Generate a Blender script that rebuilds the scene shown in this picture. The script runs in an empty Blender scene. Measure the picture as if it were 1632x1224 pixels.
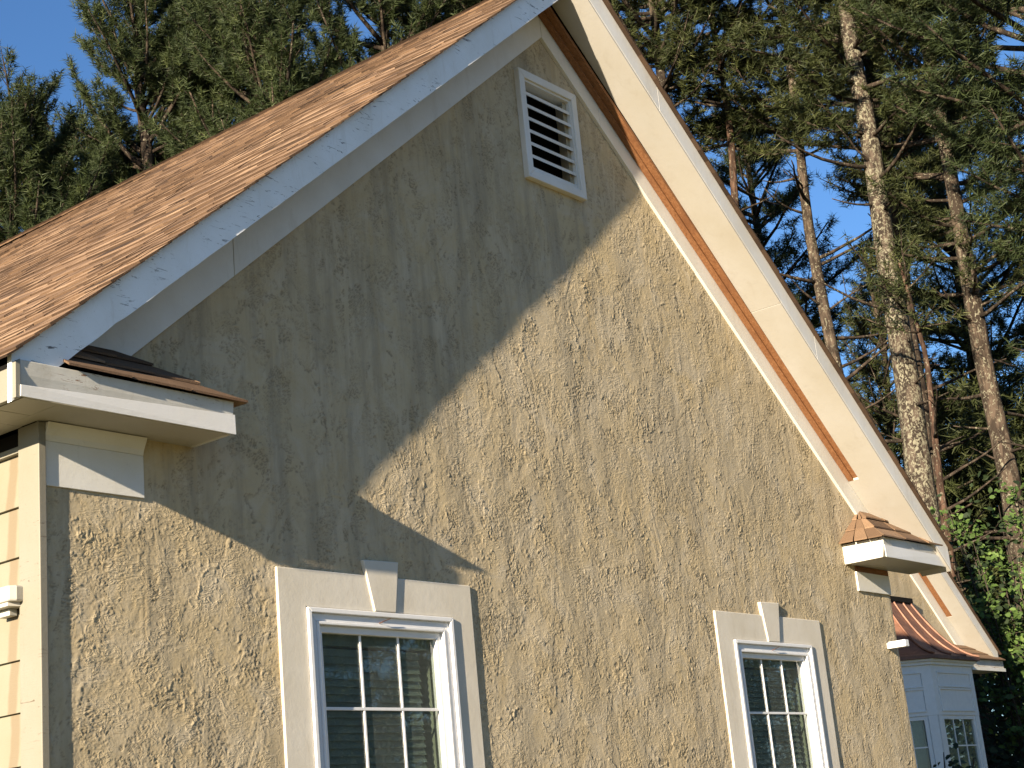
import bpy, bmesh, math, random
import numpy as np
from mathutils import Vector, Matrix
R = math.radians
rng = random.Random(7)
SC = bpy.context.scene
COL = SC.collection

# ------------------------------------------------------------------ camera, sky, sun, exposure
cam_d = bpy.data.cameras.new("camera")
cam = bpy.data.objects.new("camera", cam_d); COL.objects.link(cam)
cam_d.sensor_width = 36.0; cam_d.lens = 56.99; cam_d.clip_start = 0.05; cam_d.clip_end = 2000
cam.matrix_world = Matrix(((0.6273844, -0.15981169, -0.76213453, -3.7126),
                           (-0.77323369, -0.24371501, -0.58541665, -5.1793),
                           (-0.09218721, 0.95658937, -0.27647478, 1.5531),
                           (0, 0, 0, 1)))
SC.camera = cam
SUN = Vector((1.80, 0.285, -0.527)).normalized()          # the way the light travels
world = bpy.data.worlds.new("World"); SC.world = world; world.use_nodes = True
wn = world.node_tree.nodes; wl = world.node_tree.links
sky = wn.new('ShaderNodeTexSky'); sky.sky_type = 'NISHITA'; sky.sun_disc = False
sky.sun_elevation = math.asin(-SUN.z); sky.sun_rotation = math.atan2(-SUN.x, -SUN.y)
sky.air_density = 1.0; sky.dust_density = 0.1; sky.ozone_density = 6.0
wn['Background'].inputs[1].default_value = 0.056
wl.new(sky.outputs[0], wn['Background'].inputs[0])
sun_d = bpy.data.lights.new("sun", 'SUN'); sun_d.energy = 5.0; sun_d.angle = R(0.55); sun_d.color = (1.0, 0.85, 0.64)
sun = bpy.data.objects.new("sun", sun_d); COL.objects.link(sun)
sun.rotation_euler = SUN.to_track_quat('-Z', 'Y').to_euler()
SC.view_settings.view_transform = 'Standard'; SC.view_settings.look = 'None'
SC.view_settings.exposure = 1.76; SC.view_settings.gamma = 1.0

# ------------------------------------------------------------------ node helpers
class NT:
    def __init__(s, name):
        s.m = bpy.data.materials.new(name); s.m.use_nodes = True
        s.t = s.m.node_tree; s.p = s.t.nodes['Principled BSDF']; s.out = s.t.nodes['Material Output']
    def n(s, kind, **kw):
        x = s.t.nodes.new(kind)
        for k, v in kw.items():
            if k.startswith('i_'):
                key = k[2:]; key = int(key) if key.isdigit() else key.replace('_', ' ')
                x.inputs[key].default_value = v
            else: setattr(x, k, v)
        return x
    def l(s, a, b): s.t.links.new(a, b)
    def coord(s, scale=(1, 1, 1), rot=(0, 0, 0)):
        c = s.n('ShaderNodeTexCoord'); m = s.n('ShaderNodeMapping')
        m.inputs['Scale'].default_value = scale; m.inputs['Rotation'].default_value = rot
        s.l(c.outputs['Object'], m.inputs['Vector']); return m.outputs[0]
    def noise(s, vec, scale, detail=4, rough=.6, dist=0):
        x = s.n('ShaderNodeTexNoise'); x.inputs['Scale'].default_value = scale
        x.inputs['Detail'].default_value = detail; x.inputs['Roughness'].default_value = rough
        x.inputs['Distortion'].default_value = dist
        if vec is not None: s.l(vec, x.inputs['Vector'])
        return x.outputs[0]
    def ramp(s, fac, stops):
        x = s.n('ShaderNodeValToRGB'); e = x.color_ramp.elements
        while len(e) < len(stops): e.new(.5)
        for el, (p, c) in zip(e, stops):
            el.position = p; el.color = (*c, 1) if len(c) == 3 else c
        s.l(fac, x.inputs[0]); return x.outputs[0]
    def mix(s, fac, a, b, mode='MIX'):
        x = s.n('ShaderNodeMix', data_type='RGBA', blend_type=mode)
        for inp, v in ((x.inputs[0], fac), (x.inputs[6], a), (x.inputs[7], b)):
            if hasattr(v, 'node'): s.l(v, inp)
            elif isinstance(v, (int, float)): inp.default_value = v
            else: inp.default_value = (*v, 1)
        return x.outputs[2]
    def math(s, op, a, b=0.0):
        x = s.n('ShaderNodeMath', operation=op)
        for i, v in enumerate((a, b)):
            if hasattr(v, 'node'): s.l(v, x.inputs[i])
            else: x.inputs[i].default_value = v
        return x.outputs[0]
    def bump(s, h, strength, dist, prev=None):
        x = s.n('ShaderNodeBump'); x.inputs['Strength'].default_value = strength; x.inputs['Distance'].default_value = dist
        s.l(h, x.inputs['Height'])
        if prev is not None: s.l(prev, x.inputs['Normal'])
        return x.outputs[0]
    def fin(s, color=None, rough=.6, normal=None, spec=.4):
        if color is not None:
            if hasattr(color, 'node'): s.l(color, s.p.inputs['Base Color'])
            else: s.p.inputs['Base Color'].default_value = (*color, 1)
        if hasattr(rough, 'node'): s.l(rough, s.p.inputs['Roughness'])
        else: s.p.inputs['Roughness'].default_value = rough
        s.p.inputs['Specular IOR Level'].default_value = spec
        if normal is not None: s.l(normal, s.p.inputs['Normal'])
        return s.m

G3 = lambda v: (v, v, v)
PITCH = 0.8135; TH = math.atan(PITCH); CT, ST = math.cos(TH), math.sin(TH)

def paint(name, base, dirt=.25, rot=(0, 0, 0), flake=0.0, bare=(.10, .075, .05), rough=.5, stretch=6.0):
    t = NT(name); v = t.coord(); g = t.noise(v, 2.2, 6, .65); f = t.noise(v, 38, 4, .7)
    c = t.mix(t.ramp(g, [(.35, G3(0)), (.75, G3(1))]), base, tuple(b * (1 - dirt) * k for b, k in zip(base, (1, .97, .9))))
    vs = t.coord((1, 1, stretch), rot)
    grain = t.noise(vs, 22, 5, .7, .4)
    spk = t.noise(v, 160, 2, .5)
    c = t.mix(t.ramp(spk, [(.66, G3(0)), (.74, G3(.35))]), c, tuple(b * .55 for b in base))
    stn = t.noise(t.coord((3, 3, .7)), 3.5, 6, .7, .5)
    c = t.mix(t.ramp(stn, [(.55, G3(0)), (.78, G3(min(1, dirt * 3)))]), c, tuple(b * k for b, k in zip(base, (.62, .56, .47))))
    h = t.mix(.5, f, grain)
    nrm = t.bump(h, .25, .004)
    if flake:
        big = t.noise(v, 3.1, 3, .6)
        fl = t.noise(vs, 9, 6, .72, 1.2)
        k = t.math('MULTIPLY', t.ramp(fl, [(.628 - .02 * flake, G3(0)), (.645 - .02 * flake, G3(1))]), t.ramp(big, [(.46, G3(0)), (.56, G3(1))]))
        c = t.mix(k, c, bare)
        nrm = t.bump(k, -.6, .003, nrm)
    if rough > .8: nrm = t.bump(t.noise(v, 30, 5, .65, .5), .10, .005, nrm)
    return t.fin(c, rough, nrm, .35)

def m_stucco(name, fine=False):
    t = NT(name); v = t.coord()
    a = t.noise(v, 1.1, 6, .62, .6); b = t.noise(v, 3.3, 7, .7, 1.0); d = t.noise(t.coord((2.6, 2.6, .30)), 2.2, 6, .68); e = t.noise(t.coord((5, 5, .5)), 2.0, 5, .65)
    c = t.mix(t.ramp(a, [(.34, G3(0)), (.66, G3(1))]), (.450, .372, .248), (.475, .375, .220))
    c = t.mix(t.ramp(b, [(.44, G3(0)), (.62, G3(.9))]), c, (.485, .412, .296))
    c = t.mix(t.ramp(d, [(.47, G3(0)), (.66, G3(.9))]), c, (.285, .243, .172))
    c = t.mix(t.ramp(e, [(.56, G3(0)), (.74, G3(.6))]), c, (.42, .31, .155))
    if not fine:
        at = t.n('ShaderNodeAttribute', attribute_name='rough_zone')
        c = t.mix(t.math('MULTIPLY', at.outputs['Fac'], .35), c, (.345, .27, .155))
        cv = t.n('ShaderNodeAttribute', attribute_name='crevice_shade')
        c = t.mix(t.math('MULTIPLY', cv.outputs['Fac'], .60), c, (.17, .13, .078))  # shading of the relief hollows painted into the base colour
    f = t.noise(v, 150, 4, .65)
    n = t.bump(f, .2, .0025)
    def crumbs(rot, sc, seed):
        m = t.n('ShaderNodeMapping'); m.inputs['Scale'].default_value = (.60, .60, sc); m.inputs['Rotation'].default_value = (0, rot, 0); m.inputs['Location'].default_value = (seed, seed, seed)
        t.l(t.n('ShaderNodeTexCoord').outputs['Object'], m.inputs['Vector'])
        q = t.noise(m.outputs[0], 23, 3, .55, 1.1)
        return t.ramp(t.math('ABSOLUTE', t.math('SUBTRACT', q, .5)), [(0, G3(1)), (.06, G3(.35)), (.14, G3(0))])
    k1 = t.noise(t.coord((1, 1, .8)), 3.4, 4, .6, .6); k2 = t.noise(v, 6.5, 4, .65, .4)
    h = t.mix(t.ramp(k1, [(.44, G3(0)), (.54, G3(1))]), crumbs(.22, 1.55, 0), crumbs(-.55, 1.0, 5))
    h = t.mix(t.ramp(k2, [(.45, G3(.16)), (.58, G3(1))]), G3(0), h)
    n = t.bump(h, 0.5 if fine else .36, .0062, n)
    return t.fin(c, .88, n, .2)

def m_shingle():
    t = NT('asphalt shingle'); v = t.coord()
    at = t.n('ShaderNodeAttribute', attribute_name='tint')
    c = t.ramp(at.outputs['Fac'], [(0, (.040, .026, .018)), (.35, (.12, .075, .047)), (.65, (.235, .150, .092)), (1, (.33, .22, .138))])
    g = t.noise(v, 240, 2, .6); c = t.mix(t.ramp(g, [(.35, G3(0)), (.7, G3(1))]), c, t.mix(1.0, c, G3(.55), 'MULTIPLY'))
    w = t.noise(v, 1.3, 4, .6); c = t.mix(t.ramp(w, [(.45, G3(0)), (.7, G3(.35))]), c, (.10, .062, .04))
    return t.fin(c, .93, t.bump(g, .6, .003), .15)

def m_wood():
    t = NT('raw brown wood'); v = t.coord((1, 7, 7), (0, 0, 0))
    v2 = t.coord((1.2, 12, 12), (0, TH, 0)); g = t.noise(v2, 7, 6, .7, .8); s = t.noise(t.coord(), 5, 4, .6)
    c = t.ramp(g, [(.3, (.12, .048, .018)), (.52, (.21, .092, .037)), (.75, (.31, .15, .068))])
    c = t.mix(t.ramp(s, [(.50, G3(0)), (.66, G3(.75))]), c, (.15, .062, .026))
    return t.fin(c, .7, t.bump(g, .3, .003), .3)

def m_copper():
    t = NT('weathered copper'); v = t.coord(); g = t.noise(v, 5, 6, .7, .7); h = t.noise(v, 30, 4, .7)
    c = t.ramp(g, [(.3, (.10, .052, .036)), (.55, (.19, .092, .058)), (.78, (.31, .15, .092))])
    c = t.mix(t.ramp(h, [(.6, G3(0)), (.75, G3(.5))]), c, (.09, .05, .04))
    t.p.inputs['Metallic'].default_value = .35
    return t.fin(c, .62, t.bump(h, .15, .003), .5)

def m_glass():
    t = NT('window glass'); nt = t.t
    tr = t.n('ShaderNodeBsdfTransparent'); tr.inputs[0].default_value = (.70, .75, .71, 1)
    gl = t.n('ShaderNodeBsdfGlossy'); gl.inputs['Roughness'].default_value = .012; gl.inputs[0].default_value = (.95, .97, .96, 1)
    fr = t.n('ShaderNodeFresnel'); fr.inputs[0].default_value = 1.62
    df = t.n('ShaderNodeBsdfDiffuse'); df.inputs[0].default_value = (.34, .37, .34, 1)
    v = t.coord(); du = t.ramp(t.noise(v, 45, 4, .75), [(.50, G3(.09)), (.76, G3(.24))])
    nz = t.bump(t.noise(v, 1.6, 2, .5), .05, .02); t.l(nz, gl.inputs['Normal'])
    front = t.math('SUBTRACT', 1.0, t.n('ShaderNodeNewGeometry').outputs['Backfacing'])
    m1 = t.n('ShaderNodeMixShader'); t.l(t.math('MULTIPLY', t.math('MULTIPLY', fr.outputs[0], 1.25), front), m1.inputs[0]); t.l(tr.outputs[0], m1.inputs[1]); t.l(gl.outputs[0], m1.inputs[2])
    m2 = t.n('ShaderNodeMixShader'); t.l(t.math('MULTIPLY', du, front), m2.inputs[0]); t.l(m1.outputs[0], m2.inputs[1]); t.l(df.outputs[0], m2.inputs[2])
    t.l(m2.outputs[0], t.out.inputs[0]); return t.m

def m_siding():
    t = NT('cream lap siding'); v = t.coord(); g = t.noise(v, 3, 6, .65); gr = t.noise(t.coord((1, 1, 14)), 9, 5, .7)
    c = t.mix(t.ramp(g, [(.4, G3(0)), (.7, G3(1))]), (.200, .190, .140), (.19, .172, .120))
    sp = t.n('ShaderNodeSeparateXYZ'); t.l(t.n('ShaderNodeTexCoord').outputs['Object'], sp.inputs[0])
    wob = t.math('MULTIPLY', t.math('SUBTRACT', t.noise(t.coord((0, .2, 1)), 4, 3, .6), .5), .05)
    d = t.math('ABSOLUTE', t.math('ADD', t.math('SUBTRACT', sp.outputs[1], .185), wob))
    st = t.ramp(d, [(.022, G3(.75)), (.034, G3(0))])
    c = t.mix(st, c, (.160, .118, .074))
    crk = t.noise(t.coord((1, 1, 3)), 14, 6, .75, 1.5); c = t.mix(t.ramp(crk, [(.69, G3(0)), (.71, G3(.8))]), c, (.08, .05, .03))
    return t.fin(c, .6, t.bump(gr, .25, .003), .3)

def m_bark(name, cols, lichen=0.0, scale=1.0):
    t = NT(name); v = t.coord((1, 1, .38)); vo = t.n('ShaderNodeTexVoronoi'); vo.inputs['Scale'].default_value = 11 * scale
    vm = t.mix(.22, v, t.n('ShaderNodeTexNoise', i_Scale=5.0).outputs[1]); t.l(vm, vo.inputs['Vector'])
    n = t.noise(v, 9 * scale, 6, .7, .6)
    c = t.ramp(n, [(.3, cols[0]), (.55, cols[1]), (.78, cols[2])])
    c = t.mix(t.ramp(vo.outputs[0], [(.35, G3(0)), (.62, G3(.8))]), c, tuple(k * .4 for k in cols[0]))
    if lichen:
        a = t.noise(t.coord((1, 1, .7)), 21, 5, .7, .7); b = t.noise(t.coord(), 1.1, 2, .5)
        k = t.math('MULTIPLY', t.ramp(a, [(.60 - lichen * .13, G3(0)), (.64 - lichen * .13, G3(1))]), t.ramp(b, [(.28, G3(.25)), (.5, G3(1))]))
        c = t.mix(k, c, (.165, .153, .11))
    return t.fin(c, .92, t.bump(t.mix(.5, n, vo.outputs[0]), .9, .03), .15)

def m_needle(name, lo, hi, tip, transl=.22):
    t = NT(name); at = t.n('ShaderNodeAttribute', attribute_name='tint')
    c = t.ramp(at.outputs['Fac'], [(0, lo), (.72, hi), (.86, hi), (1, tip)])
    tl = t.n('ShaderNodeBsdfTranslucent'); t.l(t.mix(1.0, c, (1.25, 1.2, .6), 'MULTIPLY'), tl.inputs[0])
    mx = t.n('ShaderNodeMixShader'); mx.inputs[0].default_value = transl
    t.fin(c, .6, None, .2); t.l(t.p.outputs[0], mx.inputs[1]); t.l(tl.outputs[0], mx.inputs[2]); t.l(mx.outputs[0], t.out.inputs[0]); return t.m

def m_ground():
    t = NT('mown grass'); v = t.coord(); a = t.noise(v, .3, 6, .6); b = t.noise(v, 35, 5, .7)
    c = t.mix(t.ramp(a, [(.4, G3(0)), (.65, G3(1))]), (.15, .145, .055), (.22, .175, .085))
    c = t.mix(t.ramp(b, [(.35, G3(0)), (.7, G3(1))]), c, t.mix(1.0, c, G3(.55), 'MULTIPLY'))
    return t.fin(c, .9, t.bump(b, .8, .03), .1)

def plain(name, c, rough=.6, spec=.3, noise=.2):
    t = NT(name); g = t.noise(t.coord(), 18, 5, .65)
    return t.fin(t.mix(t.ramp(g, [(.35, G3(0)), (.7, G3(1))]), c, tuple(k * (1 - noise) for k in c)), rough, t.bump(g, .15, .002), spec)

M = dict(
    stucco=m_stucco('beige trowelled stucco'), stucco2=m_stucco('beige stucco of wing', True),
    white=paint('weathered white paint', (.68, .665, .63), .14), white_rake=paint('peeling white rake paint', (.86, .88, .89), .16, (0, TH, 0), 1.5, (.16, .15, .14)),
    white_ret=paint('peeling white return paint', (.58, .565, .52), .3, (0, 0, 0), 2.0, (.20, .11, .06)),
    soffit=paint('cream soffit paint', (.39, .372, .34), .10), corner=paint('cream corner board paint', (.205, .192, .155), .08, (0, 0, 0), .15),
    metal=paint('white coil metal', (.66, .65, .63), .06, rough=.35), surround=paint('off white window stucco', (.60, .56, .485), .14, (0, 0, 0), 0, rough=.85, stretch=1.0),
    vinyl=plain('white vinyl', (.70, .70, .70), .35, .45, .05), shingle=m_shingle(), wood=m_wood(), copper=m_copper(), glass=m_glass(), siding=m_siding(),
    dark=plain('dark cavity', (.012, .011, .010), .9, .1), blind=plain('grey blind slats', (.34, .37, .34), .6), jamb=plain('cream jamb', (.44, .43, .36), .6),
    bay=plain('painted bay panel', (.72, .72, .69), .5, .35, .08), fixture=plain('white fixture plastic', (.42, .40, .35), .45, .4, .12), nail=plain('rusty nail', (.12, .05, .025), .6),
    ground=m_ground(),
    bark=m_bark('pine bark', ((.030, .022, .017), (.055, .040, .029), (.085, .062, .045)), .1), bark_l=m_bark('lichen covered pine bark', ((.040, .030, .023), (.070, .053, .040), (.10, .078, .058)), .7), bark_g=m_bark('flecked pine bark', ((.042, .031, .023), (.075, .055, .040), (.11, .082, .06)), .3),
    bark_r=m_bark('reddish pine bark', ((.045, .027, .019), (.085, .050, .034), (.125, .075, .05)), .1), twig=plain('dead twig', (.050, .040, .032), .9, .1),
    needle=m_needle('pine needles', (.015, .024, .010), (.046, .062, .022), (.085, .105, .040)), needle_d=m_needle('dark pine needles', (.013, .020, .008), (.056, .066, .022), (.095, .105, .036)),
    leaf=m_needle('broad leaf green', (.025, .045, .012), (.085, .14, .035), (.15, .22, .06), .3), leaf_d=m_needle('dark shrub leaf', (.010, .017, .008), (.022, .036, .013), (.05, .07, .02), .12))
# ------------------------------------------------------------------ mesh helpers
class MB:
    def __init__(s): s.v = []; s.f = []
    def quad(s, *p):
        b = len(s.v); s.v += [tuple(q) for q in p]; s.f.append(tuple(range(b, b + len(p)))); return s
    def prism(s, pts, vec):
        b = len(s.v); n = len(pts); vec = Vector(vec)
        s.v += [tuple(p) for p in pts] + [tuple(Vector(p) + vec) for p in pts]
        s.f.append(tuple(range(b + n - 1, b - 1, -1))); s.f.append(tuple(range(b + n, b + 2 * n)))
        for i in range(n): j = (i + 1) % n; s.f.append((b + i, b + j, b + n + j, b + n + i))
        return s
    def box(s, x0, x1, y0, y1, z0, z1):
        return s.prism([(x0, y0, z0), (x1, y0, z0), (x1, y1, z0), (x0, y1, z0)], (0, 0, z1 - z0))
    def xz(s, pts, y0, y1): return s.prism([(x, y0, z) for x, z in pts], (0, y1 - y0, 0))
    def tube(s, pts, rad, n=8, cap=True):
        b0 = len(s.v); pts = [Vector(p) for p in pts]; prev = None
        for i, p in enumerate(pts):
            d = (pts[min(i + 1, len(pts) - 1)] - pts[max(i - 1, 0)]).normalized()
            if prev is None: u = d.orthogonal().normalized()
            else: u = (prev - d * prev.dot(d)).normalized()
            prev = u; w = d.cross(u)
            for k in range(n):
                a = 2 * math.pi * k / n; s.v.append(tuple(p + (u * math.cos(a) + w * math.sin(a)) * rad[i]))
            if i:
                o = b0 + (i - 1) * n
                for k in range(n): s.f.append((o + k, o + (k + 1) % n, o + n + (k + 1) % n, o + n + k))
        if cap: s.f.append(tuple(range(b0 + n - 1, b0 - 1, -1))); e = len(s.v) - n; s.f.append(tuple(range(e, e + n)))
        return s
    def build(s, name, mat, parent=None, bevel=0.0, smooth=False, recalc=True):
        me = bpy.data.meshes.new(name); me.from_pydata(s.v, [], s.f)
        if recalc:
            bm = bmesh.new(); bm.from_mesh(me); bmesh.ops.recalc_face_normals(bm, faces=bm.faces); bm.to_mesh(me); bm.free()
        me.materials.append(mat)
        me.polygons.foreach_set('use_smooth', [smooth] * len(me.polygons))
        o = bpy.data.objects.new(name, me); COL.objects.link(o); o.parent = parent
        if bevel:
            b = o.modifiers.new('bevel', 'BEVEL'); b.width = bevel; b.segments = 2; b.limit_method = 'ANGLE'; b.angle_limit = R(40)
        return o

def np_mesh(name, V, F, mat, parent=None, smooth=False, attrs=None):
    me = bpy.data.meshes.new(name); k = F.shape[1]
    me.vertices.add(len(V)); me.vertices.foreach_set('co', np.ascontiguousarray(V, dtype=np.float32).ravel())
    me.loops.add(F.size); me.loops.foreach_set('vertex_index', np.ascontiguousarray(F, dtype=np.int32).ravel())
    me.polygons.add(len(F)); me.polygons.foreach_set('loop_start', np.arange(0, F.size, k, dtype=np.int32))
    me.polygons.foreach_set('use_smooth', np.full(len(F), smooth, dtype=bool))
    for an, av in (attrs or {}).items():
        a = me.attributes.new(an, 'FLOAT', 'POINT'); a.data.foreach_set('value', np.ascontiguousarray(av, dtype=np.float32))
    me.update(calc_edges=True); me.materials.append(mat)
    o = bpy.data.objects.new(name, me); COL.objects.link(o); o.parent = parent; return o

def tag(o, label=None, cat=None, group=None, kind=None):
    for k, v in (('label', label), ('category', cat), ('group', group), ('kind', kind)):
        if v: o[k] = v
    return o
def empty(name, loc=(0, 0, 0)):
    o = bpy.data.objects.new(name, None); COL.objects.link(o); o.location = loc; o.empty_display_size = .3; return o

# ------------------------------------------------------------------ ground
s = 600.0
o = MB().quad((-s, -s, 0), (s, -s, 0), (s, s, 0), (-s, s, 0)).build('ground', M['ground']); tag(o, kind='structure')

# ------------------------------------------------------------------ the house
house = tag(empty('house'), 'beige stucco gabled house with white trim, brown shingle roof and copper topped bay', 'house')
W = 7.3; XC = 3.63; DEP = 9.5
ZA = 6.3145                                   # gable point of the stucco
FB = 6.52                                     # fascia bottom line, measured above the centre
FT = 6.706                                    # fascia top line
ln = lambda off, x, p=PITCH: off - p * abs(x - XC)
WIN = [dict(x0=1.195, x1=2.509, b0=1.363, b1=2.347), dict(x0=4.813, x1=6.133, b0=4.992, b1=5.961)]
ZT, ZB, ZBM = 2.852, .92, 2.681

# ---- stucco face: a real trowelled relief
def fft_noise(n, lo, hi, seed, ax=1.0, ay=1.0):
    r = np.random.RandomState(seed); f = np.fft.fft2(r.randn(n, n))
    kx = np.fft.fftfreq(n)[:, None] * n * ax; ky = np.fft.fftfreq(n)[None, :] * n * ay
    k = np.sqrt(kx * kx + ky * ky); k[0, 0] = 1e-6
    g = np.exp(-(np.log(k / np.sqrt(lo * hi)) ** 2) / (2 * (np.log(hi / lo) / 2) ** 2 + 1e-9))
    o = np.real(np.fft.ifft2(f * g)); return o / o.std()

def stucco_field(nx, nz, cell):
    r = np.random.RandomState(11); T = 512
    # a 1.5 m tile: worm-like crumbs, and a finer crumb
    crumb = fft_noise(T, 30, 66, 1); crumb_s = fft_noise(T, 28, 66, 2, .42, 1.25); fine = fft_noise(T, 110, 210, 3); edge = fft_noise(T, 6, 30, 4)
    rid = lambda a: np.clip(1.0 - np.abs(a) * 1.05, 0, 1)
    ridge = rid(crumb); ridge_s = rid(crumb_s)
    px = 1.5 / T
    H = np.zeros((nz, nx), np.float32); Rz = np.zeros((nz, nx), np.float32)
    low = fft_noise(1024, 2, 9, 5)[:nz, :nx] if max(nx, nz) <= 1024 else np.tile(fft_noise(1024, 2, 9, 5), (2, 2))[:nz, :nx]
    ww, hh = nx * cell, nz * cell
    def stamp(cx, cz, L, Wd, ang, amp, kind, lip, tilt, lift, alpha):
        rad = math.hypot(L, Wd) / 2 * 1.25
        i0 = max(int((cx - rad) / cell), 0); i1 = min(int((cx + rad) / cell) + 1, nx)
        j0 = max(int((cz - rad) / cell), 0); j1 = min(int((cz + rad) / cell) + 1, nz)
        if i1 - i0 < 3 or j1 - j0 < 3: return
        X, Z = np.meshgrid(np.arange(i0, i1) * cell - cx, np.arange(j0, j1) * cell - cz)
        u = X * math.cos(ang) + Z * math.sin(ang); v = -X * math.sin(ang) + Z * math.cos(ang)
        ou, ov = r.rand() * 1.5, r.rand() * 1.5
        iu = ((u + ou) / px).astype(int) % T; iv = ((v * .68 + ov) / px).astype(int) % T
        e = edge[iu, iv] * .16
        d = np.sqrt((np.abs(u) / (L / 2)) ** 2.6 + (np.abs(v) / (Wd / 2)) ** 2.6) ** (1 / 1.3) + e
        m = np.clip((1.0 - d) / .14, 0, 1); m = m * m * (3 - 2 * m)
        fade = np.clip(.5 + u / L * 1.3, 0, 1)                 # rougher where the trowel lifts off
        src = ridge_s if kind else ridge
        tex = amp * ((src[iu, iv] - .42) * (.35 + .9 * fade) + .07 * fine[iu, iv])
        lp = lip * np.exp(-((d - .93) / .085) ** 2) * np.clip(.6 + edge[iv, iu] * .7, 0, 1.6)
        new = lift + tilt * v / Wd + tex + lp
        a = m * alpha
        H[j0:j1, i0:i1] = H[j0:j1, i0:i1] * (1 - a) + new * a
        Rz[j0:j1, i0:i1] = Rz[j0:j1, i0:i1] * (1 - a) + min(amp / .0026, 1.0) * fade * a
    for i in range(9000):
        q = r.rand(); big = i < 1700
        L = (.14 + .30 * r.rand() ** 1.5) * (1.25 if big else .75); Wd = L * (.28 + .42 * r.rand())
        ang = r.normal(math.pi / 2 - .15, .62) if q < .72 else r.uniform(0, math.pi)
        if r.rand() < .5: ang += math.pi
        sm = r.rand()
        amp = 0.0003 if sm < .26 else (.0012 if sm < .55 else .0013 + .0019 * r.rand())
        stamp(r.rand() * ww, r.rand() * hh, L, Wd, ang, amp, r.rand() < .72, .0010 * r.rand() + (.0030 if r.rand() < .15 else 0), r.normal(0, .0010), r.normal(0, .0004), .92 if amp < .0006 else .85)
    for i in range(520):                                       # long thin drag marks
        L = .18 + .5 * r.rand(); stamp(r.rand() * ww, r.rand() * hh, L, .018 + .02 * r.rand(), r.normal(math.pi / 2 - .1, .35), .0004, False, .0026 * r.rand(), 0, .0008 * r.rand(), .8)
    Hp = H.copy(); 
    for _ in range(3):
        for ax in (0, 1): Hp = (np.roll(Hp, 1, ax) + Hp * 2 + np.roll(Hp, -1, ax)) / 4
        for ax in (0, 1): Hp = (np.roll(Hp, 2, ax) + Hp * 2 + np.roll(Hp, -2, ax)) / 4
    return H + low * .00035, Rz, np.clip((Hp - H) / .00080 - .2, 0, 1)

CELL = .005; Z0 = 1.30
nx = int(round(W / CELL)) + 1; nz = int((ZA + .06 - Z0) / CELL) + 1
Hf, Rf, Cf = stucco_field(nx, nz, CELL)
xs = np.linspace(0, W, nx); zs = Z0 + np.arange(nz) * CELL
Xg, Zg = np.meshgrid(xs, zs)
edge_f = np.clip((W - Xg) / .03, 0, 1)
Yg = -np.clip(Hf + .0022, -.002, .012) * edge_f - .0005
keep_v = Zg < ZA + .05 - .79 * np.abs(Xg - XC)
keep = keep_v[:-1, :-1] & keep_v[1:, 1:]
xm = (Xg[:-1, :-1] + CELL / 2); zm_ = (Zg[:-1, :-1] + CELL / 2)
for w in WIN: keep &= ~((xm > w['b0'] - .05) & (xm < w['b1'] + .05) & (zm_ < ZBM + .03) & (zm_ > ZB))
keep &= ~((xm > 3.42) & (xm < 3.80) & (zm_ > 5.36) & (zm_ < 5.94))
jj, ii = np.nonzero(keep); a = jj * nx + ii
F = np.stack([a, a + 1, a + nx + 1, a + nx], 1)
used = np.unique(F); remap = np.full(nx * nz, -1, np.int64); remap[used] = np.arange(len(used))
V = np.stack([Xg.ravel(), Yg.ravel(), Zg.ravel()], 1)[used]
wall = np_mesh('gable_wall', V, remap[F], M['stucco'], house, True, {'rough_zone': Rf.ravel()[used], 'crevice_shade': Cf.ravel()[used]})
mb = MB()                                                      # plain stucco below the picture and the wall round the corner
for x0, x1 in ((0, WIN[0]['x0'] + .05), (WIN[0]['x1'] - .05, WIN[1]['x0'] + .05), (WIN[1]['x1'] - .05, W - .003)): mb.box(x0, x1, -.003, .1, 0, Z0 + .003)
for w in WIN: mb.box(w['x0'] + .06, w['x1'] - .06, -.001, .1, 0, ZB + .05)
mb.box(W - .1, W - .0015, .004, DEP, 0, 3.5)
mb.build('lower_wall', M['stucco2'], house)
MB().xz([(.06, .0), (W - .11, .0), (W - .11, 3.45), (XC, 6.4), (.06, 3.45)], DEP - .1, DEP).build('rear_wall', M['stucco2'], house)

# ---- siding on the left
mb = MB(); k = 0; z = .05
zl = [3.222 - .1985 * i for i in range(17)]
for zt in zl[:-1]:
    zb = zt - .1985; k += 1
    mb.prism([(-.004, .113, zt + .012), (-.020, .113, zb), (0.012, .113, zb), (.012, .113, zt + .012)], (0, DEP - .113, 0))
sid = mb.build('siding_wall', M['siding'], house)
mb = MB().box(-.030, .012, .113, DEP, 3.236, 3.262); mb.build('siding_trim', M['corner'], house, .002)
MB().box(.002, .03, .113, DEP, 3.2625, 3.332).build('eave_gap', M['dark'], house)
MB().prism([(-.035, -.022, 0), (-.0015, -.022, 0), (-.0015, .006, 0), (.02, .006, 0), (.02, .113, 0), (-.035, .113, 0)], (0, 0, 3.331)).build('corner_board', M['corner'], house, .003)

# ---- eave on the left side
XE = -.310
MB().prism([(XE, -.2705, 3.322), (XE + .022, -.2705, 3.322), (XE + .022, -.2705, 3.476), (XE, -.2705, 3.462)], (0, DEP + .52, 0)).build('eave_fascia', M['corner'], house, .002)
mb = MB().box(XE + .023, -.033, .09, DEP + .2, 3.333, 3.348); mb.box(-.10, -.037, -.228, .088, 3.3335, 3.348)
mb.box(XE + .023, -.102, -.06, .088, 3.333, 3.347)
eso = mb.build('eave_soffit', M['soffit'], house)
MB().box(XE + .022, -.10, -.23, .09, 3.352, 3.37).build('soffit_hole', M['dark'], eso)

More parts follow.
